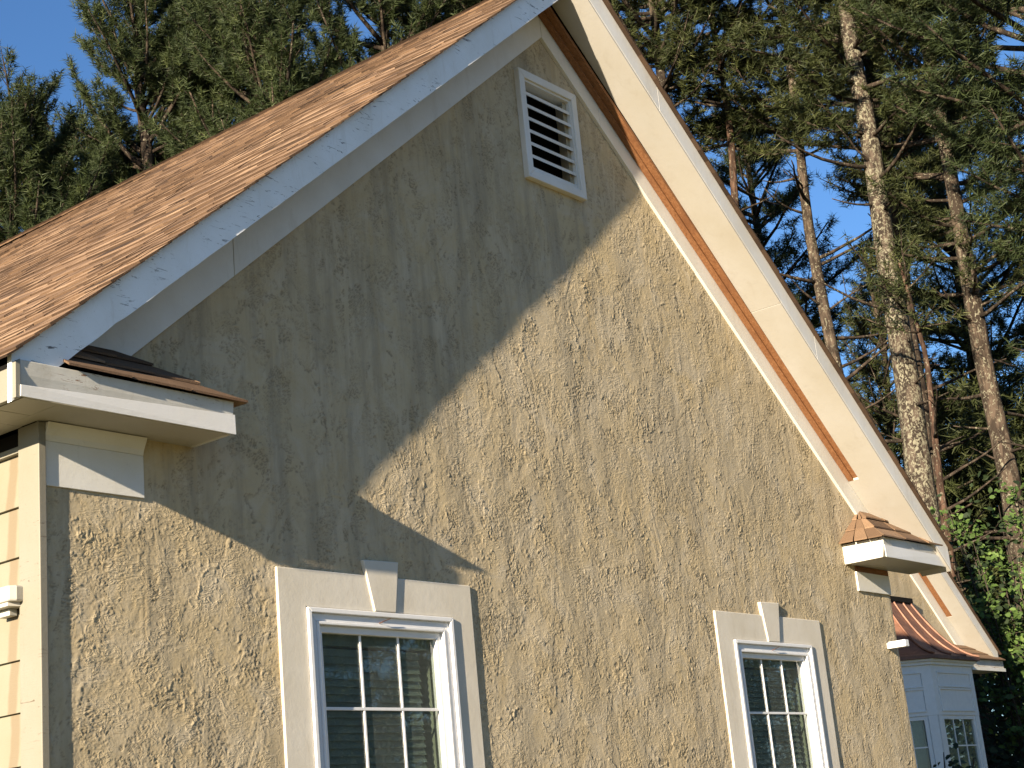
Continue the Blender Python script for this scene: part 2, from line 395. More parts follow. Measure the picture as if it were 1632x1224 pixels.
# ---- cornice returns (mirrored for the right corner)
def cornice(sx, x_out, x_in, yf, zs, apex, label, wallx, frz, x_cap):
    # sx = +1 for the left return; coordinates along x are given directly
    fx = lambda a, b: (min(a, b), max(a, b))
    mb = MB()
    mb.prism([(x_out, yf + .024, zs), (x_out, yf + .006, zs + .085), (x_out, yf, zs + .14), (x_out, yf + .024, zs + .14)], (x_in - x_out, 0, 0))
    x0, x1 = fx(x_in - sx * .022, x_in - sx * .0005); mb.box(x0, x1, yf + .0245, -.002, zs - .001, zs + .139)
    root = mb.build('cornice_return', M['white_ret'], house, .003); tag(root, label)
    # thin metal strip along the foot, lifting towards the outer end
    mb = MB(); t0 = .040 if sx > 0 else .075; t1 = .082
    mb.prism([(x_out - sx * .003, yf - .004, zs - .004), (x_in + sx * .002, yf - .004, zs - .004), (x_in + sx * .002, yf - .002, zs + t1), (x_out - sx * .003, yf - .006, zs + t0)], (0, .005, 0))
    mb.build('metal_strip', M['metal'], root, .001)
    x0, x1 = fx(x_out + sx * .03, x_in - sx * .023)
    MB().box(x0, x1, yf + .025, -.0035, zs + .0015, zs + .016).build('return_soffit', M['soffit'], root)
    # frieze board and quarter round under it
    x0, x1 = fx(wallx, frz)
    if sx > 0:
        fb = MB().box(x0, x1, -.011, -.003, zs - .252, zs - .073).build('return_frieze', M['white'], root, .002)
        pr = [(-.011, zs - .0725), (-.017, zs - .05), (-.036, zs - .015), (-.042, zs - .002), (-.003, zs - .002), (-.003, zs - .0725)]
        MB().prism([(x0, y, z) for y, z in pr], (x1 - x0, 0, 0)).build('crown_moulding', M['white'], root, .002)
    else:
        MB().box(x0, x1, -.016, -.003, zs - .180, zs - .042).build('return_frieze', M['white'], root, .002)
        MB().box(x0 + .01, x1, -.013, -.003, zs - .0415, zs - .002).build('bare_wood_strip', M['wood'], root)
    # little hip roof of shingles
    ax, az = apex; ex_i = x_in + sx * .055; ex_o = x_cap; ye = yf - .016; ze = zs + .142
    mb = MB(); tn = []
    A_ = Vector((ax, -.004, az)); Ai = Vector((ax, -.004, az)); C_i = Vector((ex_i, ye, ze - .012)); C_o = Vector((ex_o, ye, ze)); W_i = Vector((ex_i, -.004, ze - .006)); A_o = Vector((ex_o, -.004, az))
    n = 3
    for i in range(n):                                         # front slope in three courses
        t0_, t1_ = i / n, (i + 1) / n; up = Vector((0, -.004, .009))
        for (P, Q, P2, Q2) in ((A_o, A_, C_o, C_i), (A_, A_, C_i, W_i)):
            pa = P.lerp(P2, max(t0_ - .04, 0)); pb = Q.lerp(Q2, max(t0_ - .04, 0)); pc = Q.lerp(Q2, t1_); pd = P.lerp(P2, t1_)
            segs = 3
            for k in range(segs):
                a0, a1 = k / segs, (k + 1) / segs
                if segs > 1: a0 += .006 if k else 0; a1 -= .006 if k < segs - 1 else 0
                h = Vector((0, 0, .003 + rng.uniform(0, .006)))
                q1 = pa.lerp(pb, a0) + h * .2; q2 = pa.lerp(pb, a1) + h * .2; q3 = pd.lerp(pc, a1) + up + h + Vector((0, -rng.uniform(0, .012), 0)); q4 = pd.lerp(pc, a0) + up + h
                mb.prism([q1, q2, q3, q4], (0, 0, -.010)); tn += [rng.uniform(.25, .8)] * 8
    cap = mb.build('shingle_cap', M['shingle'], root)
    at = cap.data.attributes.new('tint', 'FLOAT', 'POINT'); at.data.foreach_set('value', tn)
    # a solid core so nothing shows through
    mb = MB(); mb.prism([A_o + Vector((0, 0, -.02)), C_o + Vector((0, .03, -.02)), C_o + Vector((0, .25, -.02))], (ax - ex_o, 0, 0)); mb.build('cap_core', M['dark'], root)
    return root
cornice(1, XE + .0225, .757, -.270, 3.333, (.30, 3.700), 'peeling white cornice return', -.001, .482, -.085)
cornice(-1, 7.69, 6.655, -.322, 3.277, (6.99, 3.70), 'tidy white cornice return', W + .001, 6.79, 7.69)

# ---- rakes
OL, OR = -.254, -.345
def rake_board(sgn, x0, x1, lo, hi, y0, y1, plo=PITCH, phi=PITCH):
    return MB().xz([(x0, ln(lo, x0, plo)), (x1, ln(lo, x1, plo)), (x1, ln(hi, x1, phi)), (x0, ln(hi, x0, phi))], y0, y1)
def jag(pts, amp): return pts
def ragged_rake(x0, x1, y0, y1):
    xs_ = [x0 + (x1 - x0) * i / 90 for i in range(91)]; r = random.Random(3); lo = []
    for x in xs_: lo.append((x, ln(FB, x) + (r.uniform(-.002, .001) if x < 1.3 else r.uniform(-.0006, .0006))))
    # chipped notch near the foot
    lo = [(x, z + (.007 if .135 < x < .19 else 0)) for x, z in lo]
    return MB().xz(lo + [(x1, ln(FT, x1)), (x0, ln(FT, x0))], y0, y1)
ragged_rake(XE - .005, XC, OL, OL + .026).build('rake_fascia', M['white_rake'], house)
mb = MB(); cuts = [XC, 4.37, 6.02, W + .37]
for a, b in zip(cuts[:-1], cuts[1:]): mb.v and None; mb.xz([(a + .0015, ln(FB + .0165, a + .0015)), (b - .0015, ln(FB + .0165, b - .0015)), (b - .0015, ln(FT, b - .0015)), (a + .0015, ln(FT, a + .0015))], OR, OR + .026)
mb.build('rake_fascia', M['white'], house, .002)
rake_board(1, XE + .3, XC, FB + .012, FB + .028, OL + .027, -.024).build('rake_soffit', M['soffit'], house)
mb = MB()
for a, b in ((XC + .002, 5.61), (5.614, W + .36)): mb.xz([(a, ln(FB, a)), (b, ln(FB, b)), (b, ln(FB + .016, b)), (a, ln(FB + .016, a))], OR + .0015, -.112)
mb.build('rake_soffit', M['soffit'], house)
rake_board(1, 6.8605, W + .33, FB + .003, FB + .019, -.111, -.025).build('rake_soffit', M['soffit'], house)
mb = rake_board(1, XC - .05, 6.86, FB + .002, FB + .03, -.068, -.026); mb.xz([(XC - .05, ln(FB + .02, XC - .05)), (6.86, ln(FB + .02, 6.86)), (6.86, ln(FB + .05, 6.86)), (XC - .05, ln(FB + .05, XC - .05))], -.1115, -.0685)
tag(mb.build('bare_wood_strip', M['wood'], house), 'bare brown wood strip where trim is missing')
PL_, PR_ = .822, .805
for (a, b, sgn) in ((.16, 1.02, -1), (1.024, XC - .0015, -1), (XC + .0015, 4.165, 1), (4.168, 7.29, 1)):
    p = PL_ if sgn < 0 else PR_
    rake_board(sgn, a, b, ZA, FB + .03, -.0235, .0, p, PITCH).build('frieze_board', M['white'], house, .0015)

# ---- shingled roof
def shingle_slope(sgn, xc, ztop, smax, y0, y1, seed, expo=.094, wander=.015):
    r = random.Random(seed); Vv = []; Ff = []; tint = []
    def P(s_, t, h):
        sag = wander * (math.sin(t * 1.7 + 1) * math.sin(s_ * 1.3) + .5 * math.sin(t * .8 + s_ * .9))
        h += sag * min(1, (t - y0) / .8); return (xc + sgn * (s_ * CT + h * ST), t, ztop - s_ * ST + h * CT)
    n = int(smax / expo) + 1
    wv = lambda i, t: .010 * math.sin(t * 2.1 + i * 1.7) + .007 * math.sin(t * 5.3 + i * 2.9)
    for i in range(n):
        s0 = i * expo - .03; s1 = min((i + 1) * expo, smax); t = y0 + r.uniform(-.003, .002); pr = .86 if i % 2 else .16; hi = r.random() < pr
        if s1 - s0 < .05: continue
        last = i >= n - 2
        while t < y1:
            w_ = r.uniform(.06, .22); t2 = min(t + w_, y1)
            h1 = (.0120 if hi else .0070) + r.uniform(-.001, .002); h0 = .002 + (.003 if hi else 0); b = len(Vv)
            ea = s1 + (0 if last else wv(i, t)); eb = s1 + (0 if last else wv(i, t2)); jt = r.uniform(-.004, .004)
            q = [P(s0, t, h0), P(s0, t2, h0), P(eb + jt, t2, h1 + r.uniform(-.001, .0015)), P(ea + jt, t, h1), P(s0, t, -.004), P(s0, t2, -.004), P(eb + jt, t2, 0), P(ea + jt, t, 0)]
            Vv += q[:4] + q; o_ = b + 4
            Ff += [(b, b + 1, b + 2, b + 3), (o_ + 3, o_ + 2, o_ + 6, o_ + 7), (o_, o_ + 3, o_ + 7, o_ + 4), (o_ + 1, o_ + 5, o_ + 6, o_ + 2), (o_ + 4, o_ + 7, o_ + 6, o_ + 5)]
            c = min(max(r.gauss(.70 if hi else .38, .16), 0), 1); tint += [c] * 4 + [min(max(r.gauss(.34 if hi else .12, .14), 0), .6)] * 8
            t = t2; hi = r.random() < pr
    V = np.array(Vv); F = np.array(Ff); return V, F, np.array(tint)
def roof_side(sgn, xc, ztop, xe, y0, y1, seed, name='roof', parent=house):
    smax = abs(xe - xc) / CT; V, F, t = shingle_slope(sgn, xc, ztop, smax, y0, y1, seed)
    if sgn > 0: t = t * .42                                     # right slopes get a darker tint, for a dark rake edge
    o = np_mesh(name, V, F, M['shingle'], parent, False, {'tint': t})
    n = Vector((sgn * ST, 0, CT)); a = Vector((xc, y0 + .052, ztop)) - n * .030; b = Vector((xe - sgn * .01, y0 + .052, ztop - PITCH * abs(xe - sgn * .01 - xc))) - n * .030
    MB().prism([a, b, b - n * .012, a - n * .012], (0, y1 - y0 - .06, 0)).build('roof_deck', M['dark'], o)
    return o
ZR = 6.708
roof_side(-1, XC, ZR, -.350, OL - .0276, DEP + .25, 21)
rr = roof_side(1, XC, ZR, W + .40, OR - .030, DEP + .25, 22)
mb = MB(); tn = []; y = OR - .02
while y < DEP + .25:                                            # ridge caps
    for sg in (-1, 1):
        n = Vector((sg * ST, 0, CT)); d = Vector((sg * CT, 0, -ST)); p = Vector((XC, y, ZR + .012 / CT))
        mb.prism([p + n * .006, p + d * .14 + n * .012, p + d * .14 + n * .012 + Vector((0, .21, -.006)), p + n * .006 + Vector((0, .21, -.006))], -n * .007); tn += [rng.uniform(.3, .7)] * 8
    y += .145
rc = mb.build('ridge_cap', M['shingle'], rr); at = rc.data.attributes.new('tint', 'FLOAT', 'POINT'); at.data.foreach_set('value', tn)

# ---- gable vent
vx0, vx1, vz0, vz1 = 3.335, 3.905, 5.303, 6.007; fw = .052
mb = MB()
mb.xz([(vx0, vz0), (vx1, vz0), (vx1 - fw, vz0 + fw), (vx0 + fw, vz0 + fw)], -.040, .0); mb.xz([(vx1, vz0), (vx1, vz1), (vx1 - fw, vz1 - fw), (vx1 - fw, vz0 + fw)], -.040, .0)
mb.xz([(vx1, vz1), (vx0, vz1), (vx0 + fw, vz1 - fw), (vx1 - fw, vz1 - fw)], -.040, .0); mb.xz([(vx0, vz1), (vx0, vz0), (vx0 + fw, vz0 + fw), (vx0 + fw, vz1 - fw)], -.040, .0)
vent = mb.build('gable_vent', M['white'], house, .004)
i0, i1, k0, k1 = vx0 + fw, vx1 - fw, vz0 + fw, vz1 - fw
MB().box(i0 - .001, i0 + .014, -.026, .08, k0, k1).box(i1 - .014, i1 + .001, -.026, .08, k0, k1).box(i0 + .0141, i1 - .0141, -.026, .08, k0, k0 + .012).box(i0 + .0141, i1 - .0141, -.026, .08, k1 - .014, k1).build('vent_jamb', M['white'], vent)
MB().box(i0 - .01, i1 + .01, .082, .09, k0 - .01, k1 + .01).build('vent_back', M['dark'], vent)
ns = 7; stp = (k1 - k0 - .03) / ns
mb = MB()
for i in range(ns):
    zc = k0 + .012 + i * stp
    mb.prism([(i0 + .0145, -.022, zc), (i0 + .0145, -.022, zc + .021), (i0 + .0145, .05, zc + .075), (i0 + .0145, .05, zc + .054)], (i1 - i0 - .029, 0, 0))
mb.build('vent_louvers', M['white'], vent)

# ---- windows
def frame_ring(mb, x0, x1, z0, z1, w, ya, yb, wi=None):
    mb.xz([(x0, z0), (x1, z0), (x1 - w, z0 + w), (x0 + w, z0 + w)], ya, yb); mb.xz([(x1, z0), (x1, z1), (x1 - w, z1 - w), (x1 - w, z0 + w)], ya, yb)
    mb.xz([(x1, z1), (x0, z1), (x0 + w, z1 - w), (x1 - w, z1 - w)], ya, yb); mb.xz([(x0, z1), (x0, z0), (x0 + w, z0 + w), (x0 + w, z1 - w)], ya, yb); return mb
def window(w, kx):
    x0, x1, b0, b1 = w['x0'], w['x1'], w['b0'], w['b1']; zbm = 1.02
    mb = MB(); frame_ring(mb, b0, b1, zbm, ZBM, .022, -.026, .06); frame_ring(mb, b0 + .0225, b1 - .0225, zbm + .0225, ZBM - .0225, .036, -.010, .06)
    frame_ring(mb, b0 + .059, b1 - .059, zbm + .059, ZBM - .059, .014, -.018, .06)
    root = mb.build('window', M['vinyl'], house, .003)
    s0, s1, sb, st_ = b0 + .0735, b1 - .0735, zbm + .0735, ZBM - .0735; zm = 1.86
    mb = MB(); frame_ring(mb, s0, s1, zm, st_, .032, .004, .05); frame_ring(mb, s0, s1, sb, zm - .0005, .035, .024, .06); mb.build('sash', M['vinyl'], root, .003)
    g0, g1, gz0, gz1 = s0 + .032, s1 - .032, zm + .032, st_ - .032
    MB().box(g0 - .004, g1 + .004, .0255, .0315, gz0 - .004, gz1 + .004).build('pane', M['glass'], root)
    MB().box(g0 - .004, g1 + .004, .042, .047, sb + .03, zm - .03).build('pane', M['glass'], root)
    mb = MB(); zmu = 2.240; mb.box(g0, g1, .017, .025, zmu - .007, zmu + .007)
    for f in (1 / 3, 2 / 3):
        xm_ = g0 + (g1 - g0) * f; mb.box(xm_ - .006, xm_ + .006, .0175, .025, gz0, zmu - .0073); mb.box(xm_ - .006, xm_ + .006, .0175, .025, zmu + .0073, gz1)
    mb.build('muntin', M['vinyl'], root, .0015)
    # inner jambs, head, blinds, dark room
    MB().box(g0 - .03, g0 - .006, .062, .20, sb, gz1 + .02).box(g1 + .006, g1 + .03, .062, .20, sb, gz1 + .02).box(g0 - .0055, g1 + .0055, .062, .20, gz1 + .006, gz1 + .03).box(g0 - .0055, g1 + .0055, .062, .20, sb - .02, sb).build('jamb', M['jamb'], root)
    mb = MB().box(g0 + .003, g1 - .006, .068, .105, gz1 - .045, gz1 + .004); z = gz1 - .055
    while z > sb + .03:
        mb.prism([(g0 + .004, .070, z - .037), (g0 + .004, .0715, z - .038), (g0 + .004, .088, z - .002), (g0 + .004, .0865, z - .001)], (g1 - g0 - .012 - .05, 0, 0)); z -= .0345
    mb.build('blind', M['blind'], root)
    MB().box(b0 - .04, b1 + .04, .205, .215, zbm - .04, ZBM + .02).build('room_back', M['dark'], root)
    # stucco surround
    mb = MB(); yf = -.0145; c = (x0 + x1) / 2
    mb.xz([(x0, ZB), (b0 - .002, ZB), (b0 - .002, ZBM + .002), (b1 + .002, ZBM + .002), (b1 + .002, ZB), (x1, ZB), (x1, ZT), (x0, ZT)], yf, .05)
    mb.xz([(b0 - .0018, ZB), (b1 + .0018, ZB), (b1 + .0018, 1.018), (b0 - .0018, 1.018)], yf, .05)
    mb.build('surround', M['surround'], root, .004)
    k = kx; MB().xz([(k[2], ZBM + .0025), (k[3], ZBM + .0025), (k[1], k[4]), (k[0], k[4] - .006)], -.0245, .0).build('keystone', M['surround'], root, .004)
    MB().tube([(c - .02, -.008, ZBM - .050), (c - .02, -.030, ZBM - .046), (c + .03, -.036, ZBM - .03)], [.0022, .0022, .0018], 6).build('nail', M['nail'], root)
    return root
window(WIN[0], (1.739, 1.979, 1.795, 1.938, 2.928)); window(WIN[1], (5.362, 5.597, 5.405, 5.547, 2.940))

# ---- wing with the bay
WX = 9.46; wc = 13.09; WY = 3.5; WE = 2 * wc - WX
wing = MB()
wing.xz([(W + .0, 0), (WE, 0), (WE, 3.42), (wc, ZA + .1), (WX, 3.42), (W + .0, 3.42)], WY, WY + .1)
wing.box(WE - .1, WE - .001, WY + .101, DEP, 0, 3.42)
wing = wing.build('wing_wall', M['stucco2'], house)
WF = 3.2; lw = lambda off, x: off - PITCH * abs(x - wc)
def wboard(a, b, lo, hi, y0, y1, side): return MB().xz([(a, lw(lo, a)), (b, lw(lo, b)), (b, lw(hi, b)), (a, lw(hi, a))], y0, y1)
for a, b in ((WX - .31, wc - .001), (wc + .001, WE + .33)): wboard(a, b, FB + .0205, FT, WF, WF + .026, 0).build('rake_fascia', M['white'], wing, .002)
for a, b in ((WX - .28, wc - .001), (wc + .001, WE + .30)): wboard(a, b, FB + .004, FB + .02, WF + .0015, WY - .102, 0).build('rake_soffit', M['soffit'], wing)
for a, b in ((WX + .2, wc - .001), (wc + .001, WE - .01)): wboard(a, b, ZA, FB + .03, WY - .0235, WY + .002, 0).build('frieze_board', M['white'], wing, .002)
for a, b in ((WX + .4, wc - .001), (wc + .001, WE - .46)): wboard(a, b, FB + .006, FB + .04, WY - .1015, WY - .026, 0).build('bare_wood_strip', M['wood'], wing)
roof_side(-1, wc, ZR, WX - .35, WF - .03, DEP + .25, 31, 'roof', house); roof_side(1, wc, ZR, WE + .38, WF - .03, DEP + .25, 32, 'roof', house)
MB().box(W + .1, WX + .3, WY - .2, DEP, 3.36, 3.42).build('link_roof', M['dark'], house)
wboard(WE - .458, WE + .30, FB + .004, FB + .02, WY - .1015, WY - .026, 0).build('rake_soffit', M['soffit'], wing)
def wing_return():
    zs = 3.235; x0, x1 = WE - .63, WE + .40; y = WF - .02
    mb = MB().box(x0, x1, y, WY - .004, zs, zs + .13); root = mb.build('cornice_return', M['white_ret'], house, .003); tag(root, 'small white cornice return on the wing')
    MB().box(x0 - .006, x1 + .02, y - .012, y - .0005, zs - .012, zs + .03).build('metal_strip', M['metal'], root)
    mb = MB(); a = Vector((x0 + .25, WY - .004, zs + .37)); b = Vector((x0 - .05, y - .035, zs + .132)); c = Vector((x1, y - .035, zs + .132)); d = Vector((x0 - .05, WY - .004, zs + .132)); e = Vector((x1, WY - .004, zs + .37))
    tn = []
    for i in range(3):
        t0, t1 = i / 3, (i + 1) / 3; up = Vector((0, -.006, .01))
        for P, Q, P2, Q2 in ((e, a, c, b), (a, a, b, d)):
            q = [P.lerp(P2, max(t0 - .05, 0)), Q.lerp(Q2, max(t0 - .05, 0)), Q.lerp(Q2, t1) + up, P.lerp(P2, t1) + up]; mb.prism(q, (0, 0, -.012)); tn += [rng.uniform(.3, .8)] * 8
    cp = mb.build('shingle_cap', M['shingle'], root); at = cp.data.attributes.new('tint', 'FLOAT', 'POINT'); at.data.foreach_set('value', tn)
    MB().box(WE - .36, WE + .001, WY - .03, WY - .002, zs - .25, zs - .002).build('return_frieze', M['white'], root)
wing_return()

# bay window
def bay():
    yf = 2.90; xl, xr = 14.24, 15.41; xl0, xr0 = xl - .60, xr + .60; zt = 3.20
    base = [(xl0, WY), (xl, yf), (xr, yf), (xr0, WY)]
    mb = MB(); mb.prism([(x, y, 2.62) for x, y in base], (0, 0, zt - 2.62))
    root = mb.build('bay_window', M['bay'], house, .002); tag(root, 'white panelled bay window in shade')
    MB().prism([(x, y, .3) for x, y in base], (0, 0, .5)).build('bay_base', M['bay'], root, .002)
    zs0, zs1 = .801, 2.619
    faces = [((xl, yf), (xr, yf)), ((xl0, WY), (xl, yf)), ((xr, yf), (xr0, WY))]
    post = MB(); pan = MB()
    for (a, b) in faces:
        A = Vector((*a, 0)); B = Vector((*b, 0)); L = (B - A).length; d = (B - A).normalized(); nrm = Vector((d.y, -d.x, 0))
        P = lambda s_, out, z: A + d * s_ + nrm * out + Vector((0, 0, z))
        def slab(mb, s0, s1, o0, o1, z0, z1): mb.prism([P(s0, o0, z0), P(s1, o0, z0), P(s1, o1, z0), P(s0, o1, z0)], (0, 0, z1 - z0))
        e = .012; pw = .12
        slab(post, e, pw, -.08, .0, zs0, zs1); slab(post, L - pw, L - e, -.08, .0, zs0, zs1)
        slab(post, pw, L - pw, -.08, .0, zs0, .86)
        # recessed-panel mouldings above the sash
        for z0, z1 in ((2.665, 2.93), (2.945, 3.12)):
            for (s0, s1, q0, q1) in ((pw, L - pw, z0, z0 + .014), (pw, L - pw, z1 - .014, z1), (pw, pw + .014, z0 + .0141, z1 - .0141), (L - pw - .014, L - pw, z0 + .0141, z1 - .0141)): slab(pan, s0, s1, .0005, .014, q0, q1)
        sash = MB()
        for (s0, s1, q0, q1) in ((pw + .0005, L - pw - .0005, 2.575, 2.6185), (pw + .0005, L - pw - .0005, .861, .90), (pw + .0005, pw + .05, .9005, 2.5745), (L - pw - .05, L - pw - .0005, .9005, 2.5745)): slab(sash, s0, s1, -.05, -.012, q0, q1)
        g0, g1 = pw + .05, L - pw - .05
        slab(sash, g0, g1, -.031, -.024, 2.262, 2.278); slab(sash, g0, g1, -.045, -.015, 1.74, 1.78)
        for f in (1 / 3, 2 / 3): s_ = g0 + (g1 - g0) * f; slab(sash, s_ - .008, s_ + .008, -.0315, -.0235, 2.2785, 2.5745); slab(sash, s_ - .008, s_ + .008, -.0315, -.0235, 1.7805, 2.2615)
        sash.build('sash', M['bay'], root)
        gl = MB(); slab(gl, g0 - .003, g1 + .003, -.038, -.0325, .898, 2.577); gl.build('pane', M['glass'], root)
        bl = MB(); slab(bl, g0, g1, -.14, -.12, .87, 2.58); bl.build('blind', M['blind'], root)
    post.build('mullion', M['bay'], root); pan.build('panel_moulding', M['bay'], root)
    cr = MB()
    for ex, z0, z1 in ((.025, 3.2005, 3.235), (.05, 3.2355, 3.262)):
        k = ex * .8; cr.prism([(xl0 - ex, WY - .003, z0), (xl - k, yf - ex, z0), (xr + k, yf - ex, z0), (xr0 + ex, WY - .003, z0)], (0, 0, z1 - z0))
    cr.build('crown_moulding', M['bay'], root)
    # concave copper roof
    ze = 3.305; ztp = 4.07; ov = .10
    E = [Vector((xl0 - ov, WY - .006, ze)), Vector((xl - ov * .6, yf - ov, ze)), Vector((xr + ov * .6, yf - ov, ze)), Vector((xr0 + ov, WY - .006, ze))]
    T = [Vector((14.45, WY - .006, ztp)), Vector((14.46, WY - .03, ztp)), Vector((15.19, WY - .03, ztp)), Vector((15.20, WY - .006, ztp))]
    N = 10
    def cv(e, t_, u):                                          # u=0 top, 1 eave; steep at the wall, flat at the eave
        p = t_.lerp(e, u); z = e.z + (t_.z - e.z) * ((1 - u) ** 1.9 * .8 + (1 - u) * .2); return Vector((p.x, p.y, z))
    sk = MB()
    for i in range(3):
        for j in range(N):
            u0, u1 = j / N, (j + 1) / N; sk.quad(cv(E[i], T[i], u0), cv(E[i + 1], T[i + 1], u0), cv(E[i + 1], T[i + 1], u1), cv(E[i], T[i], u1))
    sk.prism([E[0], E[1], E[2], E[3]], (0, 0, -.04))
    cp = sk.build('copper_roof', M['copper'], root)
    rib = MB()
    def ribline(e, t_):
        pts = [cv(e, t_, j / N) + Vector((0, 0, .012)) for j in range(N + 1)]; rib.tube(pts, [.014] * len(pts), 6)
    for i in (1, 2): ribline(E[i], T[i])
    for f in (.36, .70): ribline(E[1].lerp(E[2], f), T[1].lerp(T[2], f))
    for f in (.5,): ribline(E[0].lerp(E[1], f), T[0].lerp(T[1], f)); ribline(E[2].lerp(E[3], f), T[2].lerp(T[3], f))
    rib.build('standing_seams', M['copper'], cp)
    MB().box(14.40, 15.24, WY - .06, WY - .002, ztp - .01, ztp + .05).build('roof_flashing', M['dark'], cp)
bay()

# ------------------------------------------------------------------ wall fixtures
def left_fixture():
    r = tag(empty('wall_fixture', (-.02, .185, 2.66)), 'small rounded white fixture on the cream siding beside the corner board', 'wall fixture')
    MB().prism([(-.075, -.085, -.018), (-.075, .065, -.018), (-.045, .095, -.018), (.006, .095, -.018), (.006, -.095, -.018), (-.045, -.10, -.018)], (0, 0, .062)).build('housing', M['fixture'], r, .008)
    MB().prism([(-.066, -.07, -.034), (-.066, .055, -.034), (-.03, .08, -.034), (.006, .08, -.034), (.006, -.085, -.034)], (0, 0, .0155)).build('base_plate', M['fixture'], r, .002)
    MB().box(-.03, .006, -.03, .045, -.062, -.0345).build('bracket', M['fixture'], r, .003)
left_fixture()
def right_fixture():
    r = tag(empty('wall_fixture', (7.11, -.006, 2.72)), 'small square white fixture on the stucco near the right house corner', 'wall fixture')
    MB().box(0, .06, -.145, -.012, -.022, .026).build('housing', M['vinyl'], r, .004)
    MB().box(.01, .05, -.0115, .004, -.02, .02).build('base_plate', M['vinyl'], r, .002)
right_fixture()

# ------------------------------------------------------------------ pines
def tuft_mesh(P, A, S, nn, r, spread=1.0, wid=.0075, ln_=.19, tipfrac=.06):
    n = len(P); rs = np.random.RandomState(r)
    A = A / np.linalg.norm(A, axis=1, keepdims=True)
    ref = np.where(np.abs(A[:, 2:3]) < .9, np.array([[0, 0, 1.]]), np.array([[1., 0, 0]]))
    U = np.cross(A, ref); U /= np.linalg.norm(U, axis=1, keepdims=True); Wv = np.cross(A, U)
    ph = rs.rand(n, nn) * 2 * np.pi; ct = 1 - rs.rand(n, nn) * spread; st = np.sqrt(np.clip(1 - ct ** 2, 0, 1))
    D = A[:, None] * ct[..., None] + U[:, None] * (st * np.cos(ph))[..., None] + Wv[:, None] * (st * np.sin(ph))[..., None]
    D[..., 2] -= .10 * st; L = (ln_ * (.65 + .5 * rs.rand(n, nn)) * S[:, None])[..., None]
    B = P[:, None] + A[:, None] * ((rs.rand(n, nn) - .75) * .22 * S[:, None])[..., None]
    side = np.cross(D, rs.randn(n, nn, 3)); side /= np.linalg.norm(side, axis=2, keepdims=True) + 1e-9
    w = (wid * S)[:, None, None]
    V = np.stack([B - side * w, B + side * w, B + D * L], 2).reshape(-1, 3)
    F = np.arange(len(V)).reshape(-1, 3)
    base = np.clip(rs.normal(.42, .2, (n, 1)) + rs.normal(0, .1, (n, nn)), 0, .8); tips = rs.rand(n, 1) < tipfrac; base = np.where(tips, np.clip(base + .5, .86, 1), base)
    return V, F, np.repeat(base.ravel(), 3)

